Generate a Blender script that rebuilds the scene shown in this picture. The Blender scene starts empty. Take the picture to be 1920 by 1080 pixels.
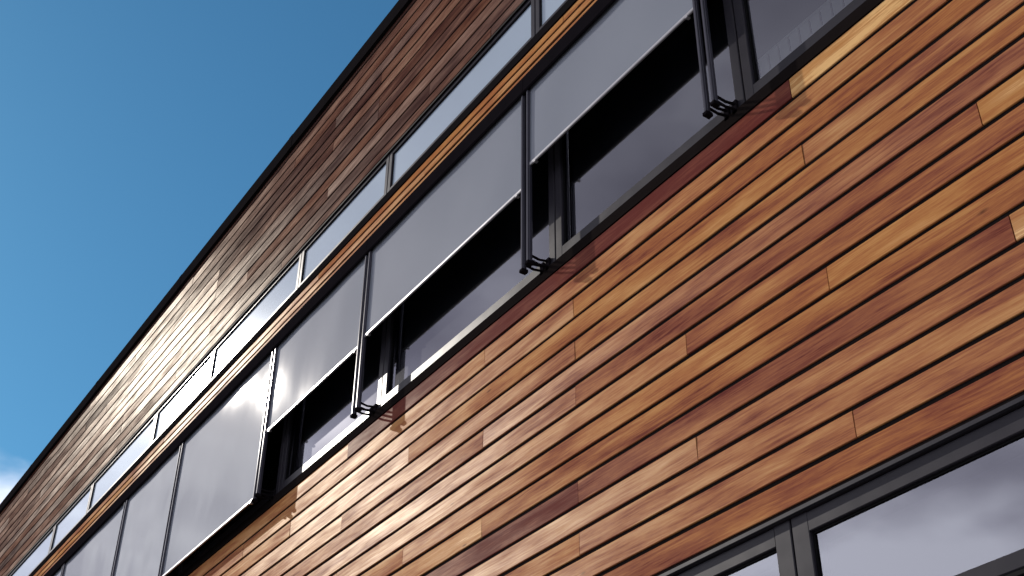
import bpy, math, random
from mathutils import Matrix, Vector
rnd = random.Random(11)
S = bpy.context.scene
COL = S.collection

# ------------------------------------------------------------------ materials
def mat(name):
    m = bpy.data.materials.new(name); m.use_nodes = True
    nt = m.node_tree
    return m, nt, nt.nodes['Principled BSDF']

def N(nt, kind, **kw):
    n = nt.nodes.new(kind)
    for k, v in kw.items():
        if k.startswith('i_'):
            n.inputs[k[2:].replace('_', ' ')].default_value = v
        else:
            setattr(n, k, v)
    return n

def ramp(nt, stops):
    r = nt.nodes.new('ShaderNodeValToRGB')
    e = r.color_ramp.elements
    while len(e) > 1: e.remove(e[0])
    e[0].position = stops[0][0]; e[0].color = (*stops[0][1], 1)
    for p, c in stops[1:]:
        x = e.new(p); x.color = (*c, 1)
    return r

def math_n(nt, op, a, b=None, clamp=False):
    n = nt.nodes.new('ShaderNodeMath'); n.operation = op; n.use_clamp = clamp
    for i, v in enumerate((a, b)):
        if v is None: continue
        if hasattr(v, 'is_output'): nt.links.new(v, n.inputs[i])
        else: n.inputs[i].default_value = v
    return n.outputs[0]

def wood(name, stops, rough, bump_s, gain=1.0, sheen=0.021):
    m, nt, b = mat(name); L = nt.links.new
    at = N(nt, 'ShaderNodeAttribute', attribute_name='board')
    sep = N(nt, 'ShaderNodeSeparateColor'); L(at.outputs['Color'], sep.inputs[0])
    tone, seed, misc = sep.outputs[0], sep.outputs[1], sep.outputs[2]
    tc = N(nt, 'ShaderNodeTexCoord')
    off = N(nt, 'ShaderNodeCombineXYZ')
    L(math_n(nt, 'MULTIPLY', seed, 73.0), off.inputs[0])
    L(math_n(nt, 'MULTIPLY', seed, 31.0), off.inputs[1])
    add = N(nt, 'ShaderNodeVectorMath', operation='ADD')
    L(tc.outputs['Object'], add.inputs[0]); L(off.outputs[0], add.inputs[1])
    def mapped(sx, sy, sz):
        mp = N(nt, 'ShaderNodeMapping'); mp.inputs['Scale'].default_value = (sx, sy, sz)
        L(add.outputs[0], mp.inputs['Vector']); return mp.outputs[0]
    # warp the grain a little so that it curves like flat-sawn timber
    wn = N(nt, 'ShaderNodeTexNoise'); wn.inputs['Scale'].default_value = 1.0; wn.inputs['Detail'].default_value = 2
    L(mapped(2.2, 1, 9), wn.inputs['Vector'])
    warp = N(nt, 'ShaderNodeVectorMath', operation='MULTIPLY_ADD')
    L(wn.outputs['Color'], warp.inputs[0]); warp.inputs[1].default_value = (0.0, 0.0, 0.03)
    L(add.outputs[0], warp.inputs[2])
    def mapped2(sx, sy, sz):
        mp = N(nt, 'ShaderNodeMapping'); mp.inputs['Scale'].default_value = (sx, sy, sz)
        L(warp.outputs[0], mp.inputs['Vector']); return mp.outputs[0]
    big = N(nt, 'ShaderNodeTexNoise', i_Scale=1.0, i_Detail=3.0, i_Roughness=0.55); L(mapped(1.9, 1, 13), big.inputs['Vector'])
    grain = N(nt, 'ShaderNodeTexNoise', i_Scale=1.0, i_Detail=6.0, i_Roughness=0.62); L(mapped2(3.4, 1, 120), grain.inputs['Vector'])
    fine = N(nt, 'ShaderNodeTexNoise', i_Scale=1.0, i_Detail=4.0, i_Roughness=0.6); L(mapped2(22, 4, 420), fine.inputs['Vector'])
    patch = N(nt, 'ShaderNodeTexNoise', i_Scale=1.0, i_Detail=4.0, i_Roughness=0.65); L(mapped(4.5, 1, 36), patch.inputs['Vector'])
    amp = N(nt, 'ShaderNodeMapRange', i_From_Min=0.0, i_From_Max=0.35, i_To_Min=0.35, i_To_Max=1.0); L(tone, amp.inputs[0])
    t = math_n(nt, 'MULTIPLY', math_n(nt, 'SUBTRACT', big.outputs[0], 0.5), 1.15)
    t = math_n(nt, 'ADD', t, math_n(nt, 'MULTIPLY', math_n(nt, 'SUBTRACT', grain.outputs[0], 0.5), 0.85))
    t = math_n(nt, 'ADD', t, math_n(nt, 'MULTIPLY', math_n(nt, 'SUBTRACT', patch.outputs[0], 0.5), 0.45))
    t = math_n(nt, 'ADD', t, math_n(nt, 'MULTIPLY', math_n(nt, 'SUBTRACT', fine.outputs[0], 0.5), 0.45))
    t = math_n(nt, 'ADD', math_n(nt, 'MULTIPLY', t, amp.outputs[0]), tone, clamp=True)
    cr = ramp(nt, stops); L(t, cr.inputs[0])
    # rays and little knots
    vo = N(nt, 'ShaderNodeTexVoronoi', i_Scale=1.0); L(mapped2(3.1, 1, 11), vo.inputs['Vector'])
    vsep = N(nt, 'ShaderNodeSeparateColor'); L(vo.outputs['Color'], vsep.inputs[0])
    kn = N(nt, 'ShaderNodeMapRange', i_From_Min=0.09, i_From_Max=0.02); L(vo.outputs['Distance'], kn.inputs[0])
    rare = math_n(nt, 'GREATER_THAN', vsep.outputs[0], 0.72)
    knot = math_n(nt, 'MULTIPLY', kn.outputs[0], rare, clamp=True)
    mx = N(nt, 'ShaderNodeMix', data_type='RGBA'); L(math_n(nt, 'MULTIPLY', knot, 0.75), mx.inputs[0])
    L(cr.outputs[0], mx.inputs[6]); mx.inputs[7].default_value = (0.055, 0.018, 0.010, 1)
    # weathered grey-silver film in places
    wea = N(nt, 'ShaderNodeMapRange', i_From_Min=0.52, i_From_Max=0.75); L(patch.outputs[0], wea.inputs[0])
    mx2 = N(nt, 'ShaderNodeMix', data_type='RGBA'); L(math_n(nt, 'MULTIPLY', wea.outputs[0], math_n(nt, 'MULTIPLY', misc, 0.08)), mx2.inputs[0])
    L(mx.outputs[2], mx2.inputs[6]); mx2.inputs[7].default_value = (0.26, 0.20, 0.17, 1)
    hsv = N(nt, 'ShaderNodeHueSaturation'); hsv.inputs['Value'].default_value = gain
    L(mx2.outputs[2], hsv.inputs['Color'])
    L(hsv.outputs[0], b.inputs['Base Color'])
    rg = math_n(nt, 'ADD', math_n(nt, 'MULTIPLY', patch.outputs[0], 0.16), rough - 0.10)
    rg = math_n(nt, 'ADD', rg, math_n(nt, 'MULTIPLY', misc, 0.07))
    L(rg, b.inputs['Roughness'])
    b.inputs['Specular IOR Level'].default_value = 0.0
    gl = N(nt, 'ShaderNodeBsdfGlossy'); gl.inputs['Color'].default_value = (1.0, 0.955, 0.88, 1)
    L(rg, gl.inputs['Roughness']); gl.inputs['Anisotropy'].default_value = 0.33
    tg = N(nt, 'ShaderNodeCombineXYZ'); tg.inputs[0].default_value = 1.0; L(tg.outputs[0], gl.inputs['Tangent'])
    st = N(nt, 'ShaderNodeMapRange', i_From_Min=0.32, i_From_Max=0.68, i_To_Min=0.5, i_To_Max=1.55); L(big.outputs[0], st.inputs[0])
    st2 = N(nt, 'ShaderNodeMapRange', i_From_Min=0.3, i_From_Max=0.7, i_To_Min=0.55, i_To_Max=1.45); L(grain.outputs[0], st2.inputs[0])
    gf = math_n(nt, 'MULTIPLY', math_n(nt, 'ADD', math_n(nt, 'MULTIPLY', math_n(nt, 'POWER', misc, 1.3), 1.3), 0.4), sheen)
    gf = math_n(nt, 'MULTIPLY', math_n(nt, 'MULTIPLY', gf, st.outputs[0]), st2.outputs[0])
    ms = N(nt, 'ShaderNodeMixShader'); L(gf, ms.inputs[0]); L(b.outputs[0], ms.inputs[1]); L(gl.outputs[0], ms.inputs[2])
    L(ms.outputs[0], nt.nodes['Material Output'].inputs['Surface'])
    bp = N(nt, 'ShaderNodeBump', i_Strength=bump_s, i_Distance=0.0012)
    h = math_n(nt, 'ADD', grain.outputs[0], math_n(nt, 'MULTIPLY', fine.outputs[0], 0.5))
    h = math_n(nt, 'ADD', h, math_n(nt, 'MULTIPLY', knot, 0.7))
    L(h, bp.inputs['Height']); L(bp.outputs[0], b.inputs['Normal']); L(bp.outputs[0], gl.inputs['Normal'])
    return m

M = {}
M['wood'] = wood('cedar_boards', [(0.0, (0.100, 0.024, 0.020)), (0.20, (0.190, 0.060, 0.033)), (0.45, (0.300, 0.115, 0.042)),
                                  (0.68, (0.385, 0.182, 0.060)), (0.88, (0.43, 0.220, 0.085)), (1.0, (0.60, 0.37, 0.155))], 0.36, 0.35, 1.10)
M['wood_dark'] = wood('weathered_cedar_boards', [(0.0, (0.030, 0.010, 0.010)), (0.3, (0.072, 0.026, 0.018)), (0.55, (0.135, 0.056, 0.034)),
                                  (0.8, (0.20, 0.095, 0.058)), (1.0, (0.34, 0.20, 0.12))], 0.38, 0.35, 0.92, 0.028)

def metal(name, col, rough, metallic=0.0, spec=0.5, noise=0.06, bump=0.0, ns=9.0):
    m, nt, b = mat(name); L = nt.links.new
    tc = N(nt, 'ShaderNodeTexCoord')
    nz = N(nt, 'ShaderNodeTexNoise', i_Scale=ns, i_Detail=4.0); L(tc.outputs['Object'], nz.inputs['Vector'])
    mx = N(nt, 'ShaderNodeMix', data_type='RGBA'); L(nz.outputs[0], mx.inputs[0])
    mx.inputs[6].default_value = (*[c * 0.82 for c in col], 1); mx.inputs[7].default_value = (*[c * 1.18 for c in col], 1)
    L(mx.outputs[2], b.inputs['Base Color'])
    L(math_n(nt, 'ADD', math_n(nt, 'MULTIPLY', nz.outputs[0], noise * 2), rough - noise), b.inputs['Roughness'])
    b.inputs['Metallic'].default_value = metallic; b.inputs['Specular IOR Level'].default_value = spec
    if bump:
        bp = N(nt, 'ShaderNodeBump', i_Strength=bump, i_Distance=0.01); L(nz.outputs[0], bp.inputs['Height']); L(bp.outputs[0], b.inputs['Normal'])
    return m

M['frame'] = metal('anodised_frame', (0.022, 0.021, 0.028), 0.33, 0.0, spec=0.13)
M['gasket'] = metal('black_gasket', (0.006, 0.006, 0.007), 0.7, spec=0.05)
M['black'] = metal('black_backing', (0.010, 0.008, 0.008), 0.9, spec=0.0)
M['coping'] = metal('dark_coping', (0.010, 0.009, 0.010), 0.6, 0.0, spec=0.0)
M['cassette'] = metal('blind_cassette', (0.008, 0.007, 0.009), 0.8, 0.0, spec=0.0)
M['rod'] = metal('guide_rod_metal', (0.050, 0.050, 0.068), 0.17, 0.3, spec=0.3, noise=0.03)
M['hem'] = metal('hem_bar_metal', (0.45, 0.45, 0.47), 0.33, 0.9)
M['render'] = metal('grey_render', (0.16, 0.155, 0.15), 0.85, spec=0.2)
M['inside'] = metal('interior_paint', (0.055, 0.055, 0.06), 0.9, spec=0.1)
M['pale'] = metal('pale_grille', (0.62, 0.64, 0.58), 0.6)

def screen_mat():
    m, nt, b = mat('blind_fabric'); L = nt.links.new
    tc = N(nt, 'ShaderNodeTexCoord')
    mp = N(nt, 'ShaderNodeMapping'); mp.inputs['Scale'].default_value = (1.0, 1.0, 0.55); L(tc.outputs['Object'], mp.inputs['Vector'])
    nz = N(nt, 'ShaderNodeTexNoise', i_Scale=1.7, i_Detail=2.0, i_Roughness=0.45); L(mp.outputs[0], nz.inputs['Vector'])
    mx = N(nt, 'ShaderNodeMix', data_type='RGBA'); L(nz.outputs[0], mx.inputs[0])
    mx.inputs[6].default_value = (0.160, 0.182, 0.226, 1); mx.inputs[7].default_value = (0.196, 0.218, 0.264, 1)
    L(mx.outputs[2], b.inputs['Base Color'])
    b.inputs['Roughness'].default_value = 0.55; b.inputs['Specular IOR Level'].default_value = 0.0; b.inputs['Coat Weight'].default_value = 0.5; b.inputs['Coat Roughness'].default_value = 0.055
    b.inputs['IOR'].default_value = 1.5
    bp = N(nt, 'ShaderNodeBump', i_Strength=0.2, i_Distance=0.03); L(nz.outputs[0], bp.inputs['Height']); L(bp.outputs[0], b.inputs['Normal']); L(bp.outputs[0], b.inputs['Coat Normal'])
    gl = N(nt, 'ShaderNodeBsdfGlossy'); gl.inputs['Color'].default_value = (1, 1, 1, 1); gl.inputs['Roughness'].default_value = 0.52
    ms = N(nt, 'ShaderNodeMixShader'); ms.inputs[0].default_value = 0.010; L(b.outputs[0], ms.inputs[1]); L(gl.outputs[0], ms.inputs[2])
    L(ms.outputs[0], nt.nodes['Material Output'].inputs['Surface'])
    return m
M['screen'] = screen_mat()

def glass_mat(name, ior, tint, trans, wob=0.02, film=0.06, back=False):
    m = bpy.data.materials.new(name); m.use_nodes = True; nt = m.node_tree; L = nt.links.new
    nt.nodes.remove(nt.nodes['Principled BSDF']); out = nt.nodes['Material Output']
    tc = N(nt, 'ShaderNodeTexCoord')
    nz = N(nt, 'ShaderNodeTexNoise', i_Scale=1.1, i_Detail=1.0); L(tc.outputs['Object'], nz.inputs['Vector'])
    bp = N(nt, 'ShaderNodeBump', i_Strength=wob, i_Distance=0.05); L(nz.outputs[0], bp.inputs['Height'])
    fr = N(nt, 'ShaderNodeFresnel', i_IOR=ior); L(bp.outputs[0], fr.inputs['Normal'])
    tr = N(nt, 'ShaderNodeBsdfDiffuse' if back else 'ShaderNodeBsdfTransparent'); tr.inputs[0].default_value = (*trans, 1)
    g1 = N(nt, 'ShaderNodeBsdfGlossy'); g1.inputs['Color'].default_value = (*tint, 1); g1.inputs['Roughness'].default_value = 0.03
    g2 = N(nt, 'ShaderNodeBsdfGlossy'); g2.inputs['Color'].default_value = (*tint, 1); g2.inputs['Roughness'].default_value = 0.165
    L(bp.outputs[0], g1.inputs['Normal']); L(bp.outputs[0], g2.inputs['Normal'])
    gm = N(nt, 'ShaderNodeMixShader'); gm.inputs[0].default_value = film; L(g1.outputs[0], gm.inputs[1]); L(g2.outputs[0], gm.inputs[2])
    mix = N(nt, 'ShaderNodeMixShader'); L(fr.outputs[0], mix.inputs[0]); L(tr.outputs[0], mix.inputs[1]); L(gm.outputs[0], mix.inputs[2])
    L(mix.outputs[0], out.inputs['Surface'])
    return m
M['glass'] = glass_mat('window_glass', 2.75, (0.86, 0.88, 1.0), (0.62, 0.64, 0.68))
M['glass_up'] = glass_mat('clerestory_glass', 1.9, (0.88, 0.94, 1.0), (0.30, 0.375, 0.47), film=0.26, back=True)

def ground_mat():
    m, nt, b = mat('paving'); L = nt.links.new
    tc = N(nt, 'ShaderNodeTexCoord')
    br = N(nt, 'ShaderNodeTexBrick', i_Scale=1.0); br.inputs['Brick Width'].default_value = 0.6; br.inputs['Row Height'].default_value = 0.4
    br.inputs['Mortar Size'].default_value = 0.008
    br.inputs['Color1'].default_value = (0.22, 0.21, 0.20, 1); br.inputs['Color2'].default_value = (0.27, 0.26, 0.245, 1); br.inputs['Mortar'].default_value = (0.08, 0.078, 0.075, 1)
    L(tc.outputs['Object'], br.inputs['Vector'])
    nz = N(nt, 'ShaderNodeTexNoise', i_Scale=0.8, i_Detail=6.0); L(tc.outputs['Object'], nz.inputs['Vector'])
    mx = N(nt, 'ShaderNodeMix', data_type='RGBA', blend_type='MULTIPLY'); mx.inputs[0].default_value = 0.5
    L(br.outputs[0], mx.inputs[6]); L(nz.outputs[0], mx.inputs[7]); L(mx.outputs[2], b.inputs['Base Color'])
    b.inputs['Roughness'].default_value = 0.85
    return m
M['paving'] = ground_mat()

# ------------------------------------------------------------------ mesh helpers
class MB:
    def __init__(s): s.v = []; s.f = []; s.c = []; s.smooth = []
    def box(s, x0, x1, y0, y1, z0, z1, bev=0.0):
        if bev:
            return s.bevbox(x0, x1, y0, y1, z0, z1, bev)
        n = len(s.v)
        s.v += [(x, y, z) for x in (x0, x1) for y in (y0, y1) for z in (z0, z1)]
        for q in ((0, 1, 3, 2), (4, 6, 7, 5), (0, 4, 5, 1), (2, 3, 7, 6), (0, 2, 6, 4), (1, 5, 7, 3)):
            s.f.append(tuple(n + i for i in q))
        return s
    def bevbox(s, x0, x1, y0, y1, z0, z1, b):
        # long along X: chamfered cross-section in YZ; else chamfered in XY when tall
        if (x1 - x0) >= (z1 - z0):
            s.prof([(y0 + b, z0), (y1 - b, z0), (y1, z0 + b), (y1, z1 - b), (y1 - b, z1), (y0 + b, z1), (y0, z1 - b), (y0, z0 + b)], [x0, x1], 'x')
        else:
            s.prof([(x0 + b, y0), (x1 - b, y0), (x1, y0 + b), (x1, y1 - b), (x1 - b, y1), (x0 + b, y1), (x0, y1 - b), (x0, y0 + b)], [z0, z1], 'z')
        return s
    def prof(s, pts, stations, axis, fn=None):
        n = len(s.v); k = len(pts)
        for i, t in enumerate(stations):
            for (a, b) in pts:
                if fn: a2, b2 = fn(i, a, b)
                else: a2, b2 = a, b
                s.v.append((t, a2, b2) if axis == 'x' else (a2, b2, t))
        for i in range(len(stations) - 1):
            for j in range(k):
                a = n + i * k + j; b = n + i * k + (j + 1) % k
                s.f.append((a, b, b + k, a + k))
        s.f.append(tuple(n + j for j in reversed(range(k))))
        s.f.append(tuple(n + (len(stations) - 1) * k + j for j in range(k)))
        return s
    def tube(s, p, q, r, seg=12):
        p = Vector(p); q = Vector(q); d = (q - p).normalized()
        a = d.orthogonal().normalized(); b = d.cross(a); n = len(s.v)
        for c in (p, q):
            for i in range(seg):
                t = 2 * math.pi * i / seg
                s.v.append(tuple(c + a * math.cos(t) * r + b * math.sin(t) * r))
        for i in range(seg):
            j = (i + 1) % seg
            s.f.append((n + i, n + j, n + seg + j, n + seg + i))
        s.f.append(tuple(n + i for i in reversed(range(seg)))); s.f.append(tuple(n + seg + i for i in range(seg)))
        return s
    def build(s, name, m, parent=None, colors=None, loc=(0, 0, 0), smooth=False, fix=True):
        me = bpy.data.meshes.new(name)
        l = Vector(loc)
        me.from_pydata([tuple(Vector(v) - l) for v in s.v], [], s.f)
        me.materials.append(m)
        if colors:
            ca = me.color_attributes.new('board', 'FLOAT_COLOR', 'POINT')
            for i, c in enumerate(colors): ca.data[i].color = c
        import bmesh
        if fix: bm = bmesh.new(); bm.from_mesh(me); bmesh.ops.recalc_face_normals(bm, faces=bm.faces); bm.to_mesh(me); bm.free()
        if smooth:
            for p in me.polygons: p.use_smooth = len(p.vertices) == 4
        o = bpy.data.objects.new(name, me); COL.objects.link(o)
        if parent: o.parent = parent
        o.location = l
        return o

def empty(name, loc=(0, 0, 0), parent=None):
    o = bpy.data.objects.new(name, None); COL.objects.link(o); o.location = loc
    o.empty_display_size = 0.2
    if parent: o.parent = parent
    return o

XL, XR = -24.0, 3.0
# ------------------------------------------------------------------ building
B = empty('office_building')
B['label'] = 'timber clad office building with long ribbon windows, dark window frames and a black roof edge'
B['category'] = 'building'

P = 0.118; GAP = 0.0180
GAPS = MB()  # black strips added in the board gaps to darken them like deep shade
def boards(name, rows, m, mod=0.755, x0=XL, x1=XR, label=None, jit=1.0):
    """rows: list of (z_top, height, [(x_end, tone), ...]) ; boards run from x0 to x1."""
    mb = MB(); cols = []
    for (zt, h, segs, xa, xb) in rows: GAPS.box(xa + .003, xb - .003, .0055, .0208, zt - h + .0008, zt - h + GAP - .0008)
    for (zt, h, segs, xa, xb) in rows:
        x = xa
        for (xe, tone) in segs:
            xe = min(xe, xb)
            if xe - x < 0.02: continue
            n0 = len(mb.v)
            g = 0.002
            L = xe - x; ns = max(2, int(L / 0.35) + 1)
            st = [x + g + (L - 2 * g) * i / (ns - 1) for i in range(ns)]
            tilt0 = rnd.gauss(0, 0.010) * jit; dep = rnd.uniform(-0.0012, 0.0012)
            bow = [rnd.gauss(0, 0.0035) * jit for _ in st]; dz = [rnd.gauss(0, 0.0006) for _ in st]
            zb = zt - h + GAP; zm = (zt + zb) / 2
            c = 0.0022; T = 0.021
            pts = [(0.0, zb + c), (c, zb), (T, zb), (T, zt), (c, zt), (0.0, zt - c)]
            def fn(i, a, b):
                return (a + dep + (b - zm) * math.tan(tilt0 + bow[i]) if a < T - 0.001 else a, b + dz[i])
            mb.prof(pts, st, 'x', fn)
            q = rnd.random()
            col = (max(0, min(1, (.44 + (tone - .56) * .62) if .12 < tone < .93 else tone)), rnd.random(), q if tone > .12 else q * .12, 1)
            cols += [col] * (len(mb.v) - n0)
            x = xe
    o = mb.build(name, m, B, cols)
    if label: o['label'] = label
    return o

def fill(xa, xb, base, spread, ph):
    """random joints on the batten grid"""
    segs = []; k = math.floor((xa + 1.72) / 0.755) + ph
    x = xa
    while x < xb:
        step = rnd.choice((3, 4, 4, 5, 6))
        k += step
        x = -1.72 + k * 0.755
        segs.append((min(x, xb), base + rnd.uniform(-spread, spread)))
    return segs
J = [-9.27, -8.515, -7.76, -7.0, -6.26, -5.49, -4.73, -3.96, -3.205, -2.455, -1.72]
lower = {  # joints and tones read from the photograph, row by row, left of these is random
 0: [(-9.27, .55), (-6.26, .72), (-2.48, .02), (0.6, .98)],
 1: [(-7.76, .6), (-4.73, .80), (-1.73, .62), (1.3, .7)],
 2: [(-7.0, .72), (-3.96, .68), (-0.95, .50), (1.3, .5)],
 3: [(-8.515, .5), (-5.49, .66), (-2.47, .66), (0.6, .50)],
 4: [(-9.27, .7), (-6.26, .75), (-3.955, .62), (-0.95, .56)],
 5: [(-7.76, .6), (-4.73, .50), (-1.0, .40)],
 6: [(-7.0, .55), (-3.96, .58), (-1.725, .30), (1.0, .82)],
 7: [(-9.27, .8), (-6.26, .7), (-3.21, .70), (-0.2, .42)],
 8: [(-8.515, .75), (-5.49, .72), (-2.45, .62), (0.6, .72)],
 9: [(-7.76, .7), (-4.725, .78), (-0.95, .50)],
 10: [(-7.0, .6), (-3.96, .08), (-1.72, .28), (1.0, .92)],
 11: [(-9.27, .6), (-6.26, .7), (-3.20, .66), (0.0, .48)],
 12: [(-8.515, .7), (-3.96, .85), (-0.95, .58)],
 13: [(-7.0, .6), (-5.49, .75), (-2.44, .60), (0.6, .42)],
 14: [(-7.76, .6), (-4.73, .5), (-0.2, .34)],
}
rows = []
Z0 = 5.193
for k in range(15):
    lo = lower[k]; first = lo[0][0] - 2.265
    segs = fill(XL, first - 2.0, .6, .25, k % 3)
    segs = [s for s in segs if s[0] < first - 0.7] + [(first, .6 + rnd.uniform(-.2, .2))] + lo
    if segs[-1][0] < XR: segs.append((XR, .5 + rnd.uniform(-.2, .2)))
    rows.append((Z0 - k * P, P, segs, XL, XR))
GX0, GX1 = -4.62, 2.6     # ground-floor window strip
for k in range(15, 43):
    z = Z0 - k * P
    if z - P < 0.15: break
    rows.append((z, P, fill(XL, GX0 - 0.02, .55, .3, k % 3), XL, GX0 - 0.02))
    if z - P < 0.95: rows.append((z, P, fill(GX0 - .02, XR, .5, .3, k % 3), GX0 - 0.02, XR))
boards('timber_cladding', rows, M['wood'], label='orange brown cedar boards below the blinds')
# band between the two window rows, tucked behind the blind cassettes
rows = [(6.884, 0.066, fill(XL, XR, .62, .2, 1), XL, XR), (6.818, 0.066, fill(XL, XR, .88, .12, 2), XL, XR),
        (6.752, 0.119, fill(XL, XR, .6, .2, 2), XL, XR), (6.633, P, fill(XL, XR, .6, .2, 0), XL, XR), (6.515, P, fill(XL, XR, .6, .2, 1), XL, XR)]
boards('timber_band', rows, M['wood'], label='narrow band of golden boards between the two window rows')
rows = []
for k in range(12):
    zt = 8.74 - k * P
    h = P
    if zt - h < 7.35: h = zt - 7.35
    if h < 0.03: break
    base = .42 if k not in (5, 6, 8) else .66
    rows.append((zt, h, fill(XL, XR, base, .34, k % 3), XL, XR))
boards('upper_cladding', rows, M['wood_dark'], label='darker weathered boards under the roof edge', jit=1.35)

GAPS.build('gap_shade_strip', M['black'], B)['label'] = 'added black strips standing in for the shade in the gaps between the boards'
# core walls (behind the boards), slabs, roof
c = MB()
y0, y1 = 0.0215, 0.30
c.box(XL, XR, y0, y1, 3.425, 5.188)
c.box(XL, XR, y0, y1, 6.40, 6.955)
c.box(XL, XR, y0, y1, 7.345, 8.80)
c.box(XL, GX0, y0, y1, 0.0, 3.424)
c.box(GX0 + .001, XR, y0, y1, 0.0, 0.95)
c.box(GX1, XR, y0 + .001, y1, 0.951, 3.424)
c.build('wall_backing', M['black'], B)
c = MB()
c.box(XL + .02, XR - .02, y1, 9.0, 3.45, 3.75).box(XL + .02, XR - .02, y1, 9.0, 6.45, 6.85).box(XL + .02, XR - .02, y1, 9.0, 8.45, 8.70)
c.box(XL + .02, XR - .02, 4.2, 4.35, 3.751, 6.449).box(XL + .02, XR - .02, 4.2, 4.35, 6.851, 8.449).box(XL + .02, XR - .02, 4.2, 4.35, 0.05, 3.449)
c.build('floor_slab', M['inside'], B)
c = MB()
c.box(XL - .15, XL, -.01, 9.15, 0, 8.76).box(XR, XR + .15, -.01, 9.15, 0, 8.76).box(XL, XR, 9.0, 9.15, 0, 8.76)
c.build('end_wall', M['render'], B)
c = MB()
c.box(XL - .2, XR + .2, -.02, 9.2, 8.765, 8.80)
c.build('roof', M['coping'], B)
c = MB()
c.prof([(-.030, 8.672), (-.004, 8.672), (-.004, 8.768), (.16, 8.801), (.16, 8.832), (-.018, 8.826), (-.030, 8.816)], [XL - .2, XR + .2], 'x')
c.build('roof_edge', M['coping'], B)['label'] = 'black metal edge along the top of the roof'
x = XL + 1.1
while x < XR:
    MB().prof([(-.0325, 8.6705), (-.0301, 8.6705), (-.0301, 8.8155), (-.0325, 8.8155)], [x, x + .07], 'x').build('joint_cover', M['coping'], B); x += 2.5
# drip flashing under the ribbon windows
c = MB(); c.prof([(-.006, 5.196), (.03, 5.196), (.03, 5.262), (-.001, 5.262), (-.006, 5.256)], [XL, XR], 'x')
c.build('window_ledge', M['black'], B)
c = MB(); c.prof([(-.004, 3.402), (.03, 3.402), (.03, 3.419), (-.012, 3.419), (-.012, 3.405)], [GX0, GX1], 'x')
c.build('head_flashing', M['frame'], B)
c = MB(); c.prof([(-.006, 6.890), (.0205, 6.890), (.0205, 6.962), (.004, 6.962), (-.006, 6.955)], [XL, XR], 'x'); c.build('lower_flashing', M['coping'], B)
c = MB(); c.prof([(-.004, 7.336), (.0205, 7.336), (.0205, 7.349), (-.004, 7.349)], [XL, XR], 'x'); c.build('upper_flashing', M['gasket'], B)

def window(name, x0, x1, z0, z1, fw, glass, depth=0.03, rail=None, label=None, head=None, parts=None):
    w = empty(name, ((x0 + x1) / 2, 0, z0), B)
    l = Vector(w.location)
    if label: w['label'] = label
    a = 0.0035; rail = rail or fw; head = head or fw
    x0 += a; x1 -= a
    f = MB(); b = 0.003; yf, yb = 0.008, 0.075
    f.box(x0, x0 + fw, yf, yb, z0, z1, b); f.box(x1 - fw, x1, yf, yb, z0, z1, b)
    f.box(x0 + fw, x1 - fw, yf + .0005, yb, z0, z0 + rail, b); f.box(x0 + fw, x1 - fw, yf + .0005, yb, z1 - head, z1, b)
    fo = f.build('frame', M['frame'], w); fo.location = -l
    g = MB(); t = 0.008; yq = yf + depth * .5
    xi0, xi1, zi0, zi1 = x0 + fw, x1 - fw, z0 + rail, z1 - head
    g.box(xi0, xi0 + t, yq, yb, zi0, zi1); g.box(xi1 - t, xi1, yq, yb, zi0, zi1)
    g.box(xi0 + t, xi1 - t, yq, yb, zi0, zi0 + t); g.box(xi0 + t, xi1 - t, yq, yb, zi1 - t, zi1)
    go = g.build('gasket', M['gasket'], w); go.location = -l
    p = MB(); p.v = [(xi0 + t * .5, depth, zi0 + t * .5), (xi1 - t * .5, depth, zi0 + t * .5), (xi1 - t * .5, depth, zi1 - t * .5), (xi0 + t * .5, depth, zi1 - t * .5)]; p.f = [(0, 1, 2, 3)]
    po = p.build('pane', glass, w, fix=False); po.location = -l
    return w, l

# ribbon-window mullion centres (right behind each pair of blind guides)
GU = [-2.82, -4.19, -5.97, -7.37, -9.12, -10.42, -12.17, -13.50, -15.28, -16.62, -18.4]
MU = [g + .085 for g in GU]
xs = [XR, 1.85, 0.45, -1.30] + MU + [-19.7, -21.5, -22.9, XL]
for a, b in zip(xs[1:], xs[:-1]):
    bw, bl = window('ribbon_window', a, b, 5.266, 6.40, 0.052, M['glass'], rail=0.062)
    if abs(b - -1.30) < .01:
        bw['label'] = 'uncovered ribbon window with a pale slatted sill strip behind its glass'
        gr = MB(); x = a + .07
        gr.box(a + .065, b - .065, .048, .060, 5.366, 5.380); gr.box(a + .065, b - .065, .048, .060, 5.470, 5.482)
        while x < b - .12:
            gr.box(x, x + .050, .050, .058, 5.38, 5.47); x += .06
        go = gr.build('sill_grille', M['pale'], bw); go.location = -bl
c = MB(); c.box(XL, XR, .03, .08, 5.20, 5.2655); c.build('sill_packing', M['black'], B)
# upper row
UP = [-2.68, -4.27, -6.03, -7.39, -9.10, -10.44, -12.23, -13.48, -15.25, -16.55, -18.3, -19.7, -21.4, -22.8]
xs = [XR, 2.15, .8, -1.05] + UP + [XL]
for a, b in zip(xs[1:], xs[:-1]):
    window('clerestory_window', a, b, 6.963, 7.334, 0.04, M['glass_up'], depth=0.022, head=0.030)
# ground floor strip
xs = [GX1, 0.78, -1.0, -2.785, GX0 + .005]
for i, (a, b) in enumerate(zip(xs[1:], xs[:-1])):
    w, l = window('ground_floor_window', a, b, .96, 3.400, 0.076, M['glass'], depth=0.028, head=0.070)
    tb = MB(); tb.box(a + .0795, b - .0795, .009, .074, 2.953, 3.004, .003); to = tb.build('transom', M['frame'], w); to.location = -l
    tg = MB(); tg.box(a + .0795, b - .0795, .012, .074, 2.938, 2.9525); to = tg.build('transom_gasket', M['gasket'], w); to.location = -l

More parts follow.
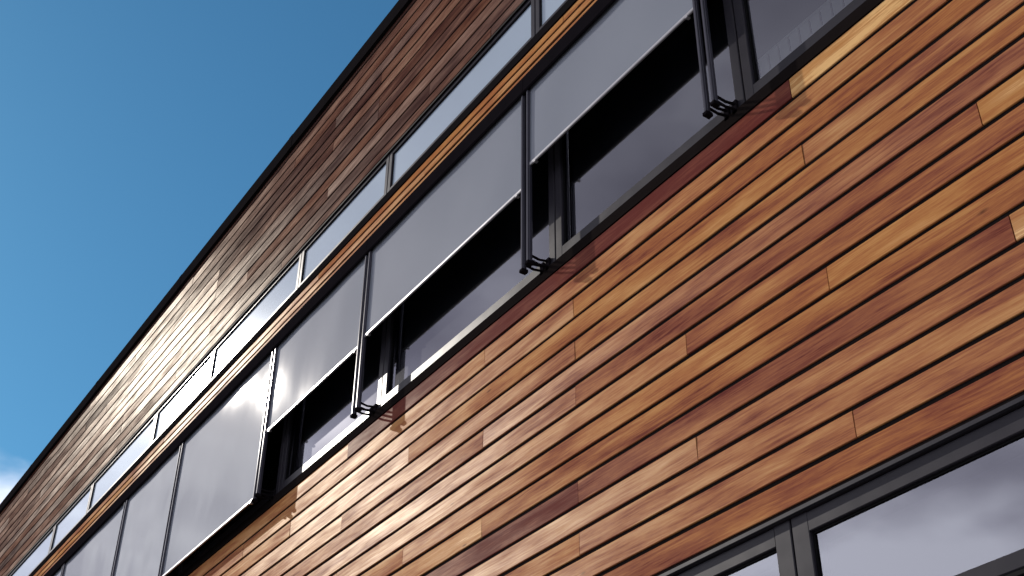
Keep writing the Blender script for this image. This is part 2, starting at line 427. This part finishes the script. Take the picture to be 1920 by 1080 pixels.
# ------------------------------------------------------------------ blinds
CASS_T, CASS_B, CF = 6.535, 6.392, 0.132
def blind(xa, xb, zb, label, cat='blind'):
    """xa (left) and xb (right) guide pair centres; the screen hangs between them to height zb"""
    r = empty('roller_blind', ((xa + xb) / 2, 0, CASS_B)); l = Vector(r.location)
    r['label'] = label; r['category'] = 'blind'; r['group'] = 'roller blinds along the ribbon window'
    def put(mb, n, m, smooth=False):
        o = mb.build(n, m, r, smooth=smooth); o.location = -l; return o
    # cassette with a rounded top front edge
    pts = [(0.0 - .001, CASS_T), (-.001, CASS_B), (-.02, CASS_B - .0), (-.085, CASS_B + .0), (-.090, CASS_B + .03), (-.114, CASS_B + .03), (-.118, CASS_B), (-CF + .006, CASS_B), (-CF, CASS_B + .008)]
    R = 0.045; cy, cz = -CF + R, CASS_T - R
    pts += [(cy - R * math.cos(t), cz + R * math.sin(t)) for t in [math.radians(a) for a in range(0, 91, 10)]]
    c = MB(); c.prof(pts, [xa + .0015, xb - .0015], 'x')
    co = put(c, 'cassette', M['cassette'])
    # screen: slightly wavy sheet with thickness
    s = MB(); nx, nz = 24, 10; x0, x1 = xa + .034, xb - .034; zt = CASS_B + .028; zbot = zb
    ph = rnd.uniform(0, 6)
    def yy(u, v): return -.106 - .0022 * math.sin(u * 5 + ph) * v - .0012 * math.sin(u * 11 + ph * 2 + v * 3)
    for j in range(nz + 1):
        for i in range(nx + 1):
            u = i / nx; v = j / nz
            s.v.append((x0 + (x1 - x0) * u, yy(u, v), zt + (zbot - zt) * v))
    for j in range(nz):
        for i in range(nx):
            a = j * (nx + 1) + i; s.f.append((a, a + 1, a + nx + 2, a + nx + 1))
    n = len(s.v)
    s.v += [(x, y + .0015, z) for x, y, z in s.v[:n]]
    s.f += [tuple(n + q for q in reversed(f)) for f in s.f[:nx * nz]]
    so = put(s, 'screen', M['screen'], True)
    h = MB(); h.prof([(-.113 + .003, zb - .010), (-.103, zb - .010), (-.099, zb - .006), (-.099, zb + .006), (-.103, zb + .010), (-.110, zb + .010), (-.113, zb + .006), (-.113, zb - .006)], [x0 - .006, x1 + .006], 'x')
    hb = put(h, 'hem_bar', M['hem'])
    for e in (x0 + .05, x1 - .05):
        k = MB(); k.box(e - .008, e + .008, -.117, -.095, zb - .022, zb - .0105, .002); q = put(k, 'end_clip', M['hem'])
    for sx, gx, zl in ((-1, xb - .025, 5.222), (1, xa + .025, 5.243)):
        g = MB(); g.box(gx - .0075, gx + .0075, -.122, -.092, zl, CASS_B + .01, .003)
        g.box(gx - .0105, gx + .0105, -.114, -.101, zl + .010, CASS_B, .002)
        put(g, 'guide_rail', M['rod'])
        k = MB(); k.box(gx - .012, gx + .012, -.126, -.088, zl - .008, zl + .012, .003); put(k, 'rail_foot', M['cassette'])
        a = MB()
        for zz in (5.292, 5.262):
            a.tube((gx, -.100, zz + .004), (gx + .004, -.050, zz - .006), .0065); a.tube((gx + .004, -.052, zz - .006), (gx + .010, .008, zz + .002), .0065)
        a.box(gx - .008, gx + .022, -.006, .0075, 5.24, 5.31, .002)
        put(a, 'bracket', M['cassette'])
    return r

Lb = ['grey roller blind rolled up almost completely above the uncovered window beside the golden board',
      'grey roller blind lowered to a third, next to the uncovered window',
      'grey roller blind lowered halfway, the middle one of the three half-lowered blinds',
      'grey roller blind lowered halfway with a bright white hem, beside the first fully lowered blind',
      'fully lowered pale grey roller blind whose bottom corner shows above the timber boards',
      'fully lowered grey roller blind with a dark cloud reflection, second from the half-lowered ones',
      'fully lowered grey roller blind cut by the bottom edge, third from the half-lowered ones',
      'sliver of a lowered grey blind in the bottom left corner']
ZB = [6.03, 5.872, 5.752, 5.715, 5.245, 5.245, 5.245, 5.245, 5.245, 5.245]
rights = [-1.38] + GU
n = 0
for i in range(9):
    lab = Lb[i] if i < len(Lb) else 'fully lowered grey roller blind farthest along the facade'
    blind(rights[i + 1], rights[i], ZB[i], lab)

# ------------------------------------------------------------------ ground
g = MB(); g.v = [(-400, -400, 0), (400, -400, 0), (400, 400, 0), (-400, 400, 0)]; g.f = [(0, 1, 2, 3)]
o = g.build('ground', M['paving']); o['kind'] = 'structure'; o['label'] = 'grey paving in front of the building'

# ------------------------------------------------------------------ light
sd = Vector((-0.827, -0.261, 0.498)).normalized()
sl = bpy.data.lights.new('sun', 'SUN'); sl.energy = 4.3; sl.angle = math.radians(0.53); sl.color = (1.0, 0.93, 0.84)
so = bpy.data.objects.new('sun', sl); COL.objects.link(so)
so.rotation_mode = 'QUATERNION'; so.rotation_quaternion = sd.to_track_quat('Z', 'Y'); so.location = (-20, -8, 15)

w = bpy.data.worlds.new('World'); S.world = w; w.use_nodes = True
nt = w.node_tree; L = nt.links.new; bg = nt.nodes['Background']
sky = nt.nodes.new('ShaderNodeTexSky'); sky.sky_type = 'NISHITA'; sky.sun_disc = False
sky.sun_elevation = math.asin(sd.z); sky.sun_rotation = math.atan2(sd.x, sd.y)
sky.air_density = 1.0; sky.dust_density = 0.4; sky.ozone_density = 4.0; sky.altitude = 800
tc = nt.nodes.new('ShaderNodeTexCoord')
sp = nt.nodes.new('ShaderNodeSeparateXYZ'); L(tc.outputs['Generated'], sp.inputs[0])
zc = math_n(nt, 'ADD', math_n(nt, 'MAXIMUM', sp.outputs[2], 0.02), 0.12)
cx = nt.nodes.new('ShaderNodeCombineXYZ'); L(math_n(nt, 'DIVIDE', sp.outputs[0], zc), cx.inputs[0]); L(math_n(nt, 'DIVIDE', sp.outputs[1], zc), cx.inputs[1])
cl = N(nt, 'ShaderNodeTexNoise', i_Scale=0.85, i_Detail=7.0, i_Roughness=0.55); L(cx.outputs[0], cl.inputs['Vector'])
cl2 = N(nt, 'ShaderNodeTexNoise', i_Scale=2.1, i_Detail=5.0, i_Roughness=0.5); L(cx.outputs[0], cl2.inputs['Vector'])
# cloud cover is heavy on the street side (behind the viewer) and clears towards the building
cov = N(nt, 'ShaderNodeMapRange', i_From_Min=0.10, i_From_Max=-0.28, i_To_Min=-0.35, i_To_Max=0.30); cov.interpolation_type = 'SMOOTHSTEP'
L(sp.outputs[1], cov.inputs[0])
low = N(nt, 'ShaderNodeMapRange', i_From_Min=0.46, i_From_Max=0.36, i_To_Min=0.0, i_To_Max=0.30); L(sp.outputs[2], low.inputs[0])
high = N(nt, 'ShaderNodeMapRange', i_From_Min=0.48, i_From_Max=0.72, i_To_Min=0.0, i_To_Max=-0.02); L(sp.outputs[2], high.inputs[0])
m = math_n(nt, 'ADD', math_n(nt, 'ADD', cl.outputs[0], high.outputs[0]), math_n(nt, 'ADD', cov.outputs[0], low.outputs[0]))
tint = nt.nodes.new('ShaderNodeMix'); tint.data_type = 'RGBA'; tint.blend_type = 'MULTIPLY'; tint.inputs[0].default_value = 1.0
L(sky.outputs[0], tint.inputs[6]); tint.inputs[7].default_value = (0.56, 1.08, 1.10, 1)
wd = nt.nodes.new('ShaderNodeVectorMath'); wd.operation = 'DOT_PRODUCT'; L(tc.outputs['Generated'], wd.inputs[0]); wd.inputs[1].default_value = (-0.903, 0.158, 0.400)
wisp = N(nt, 'ShaderNodeMapRange', i_From_Min=0.9972, i_From_Max=0.9999, i_To_Min=0.0, i_To_Max=0.28); L(wd.outputs['Value'], wisp.inputs[0])
m = math_n(nt, 'ADD', m, wisp.outputs[0])
msk = N(nt, 'ShaderNodeMapRange', i_From_Min=0.50, i_From_Max=0.68); msk.interpolation_type = 'SMOOTHSTEP'; L(m, msk.inputs[0])
ccol = ramp(nt, [(0.36, (2.7, 2.6, 3.15)), (0.50, (4.7, 4.6, 5.2)), (0.62, (8.8, 8.8, 9.3))]); L(cl2.outputs[0], ccol.inputs[0])
mx = nt.nodes.new('ShaderNodeMix'); mx.data_type = 'RGBA'
sdot = nt.nodes.new('ShaderNodeVectorMath'); sdot.operation = 'DOT_PRODUCT'; L(tc.outputs['Generated'], sdot.inputs[0]); sdot.inputs[1].default_value = sd
fwd = math_n(nt, 'MULTIPLY', math_n(nt, 'POWER', math_n(nt, 'MAXIMUM', sdot.outputs['Value'], 0.0), 9.0), 0.6)
zf = N(nt, 'ShaderNodeMapRange', i_From_Min=0.38, i_From_Max=0.62, i_To_Min=2.1, i_To_Max=0.82); L(sp.outputs[2], zf.inputs[0])
cs = nt.nodes.new('ShaderNodeVectorMath'); cs.operation = 'SCALE'; L(ccol.outputs[0], cs.inputs[0]); L(math_n(nt, 'ADD', zf.outputs[0], fwd), cs.inputs['Scale'])
L(msk.outputs[0], mx.inputs[0]); L(tint.outputs[2], mx.inputs[6]); L(cs.outputs[0], mx.inputs[7])
L(mx.outputs[2], bg.inputs['Color']); bg.inputs['Strength'].default_value = 0.10

# ------------------------------------------------------------------ camera
cd = bpy.data.cameras.new('camera'); cd.sensor_width = 36; cd.sensor_fit = 'HORIZONTAL'; cd.lens = 2379.565 / 1920 * 36; cd.clip_start = 0.05; cd.clip_end = 3000
co = bpy.data.objects.new('camera', cd); COL.objects.link(co)
Rm = Matrix(((0.55597082, 0.47012662, 0.68547604), (0.83118032, -0.32037806, -0.4544196), (0.00597673, 0.82239823, -0.56888085)))
co.matrix_world = Matrix.Translation((0, -2.97, 1.6)) @ Rm.to_4x4()
S.camera = co
S.view_settings.view_transform = 'Standard'; S.view_settings.look = 'None'
S.view_settings.exposure = 0.0; S.view_settings.gamma = 1.0; S.view_settings.use_curve_mapping = False
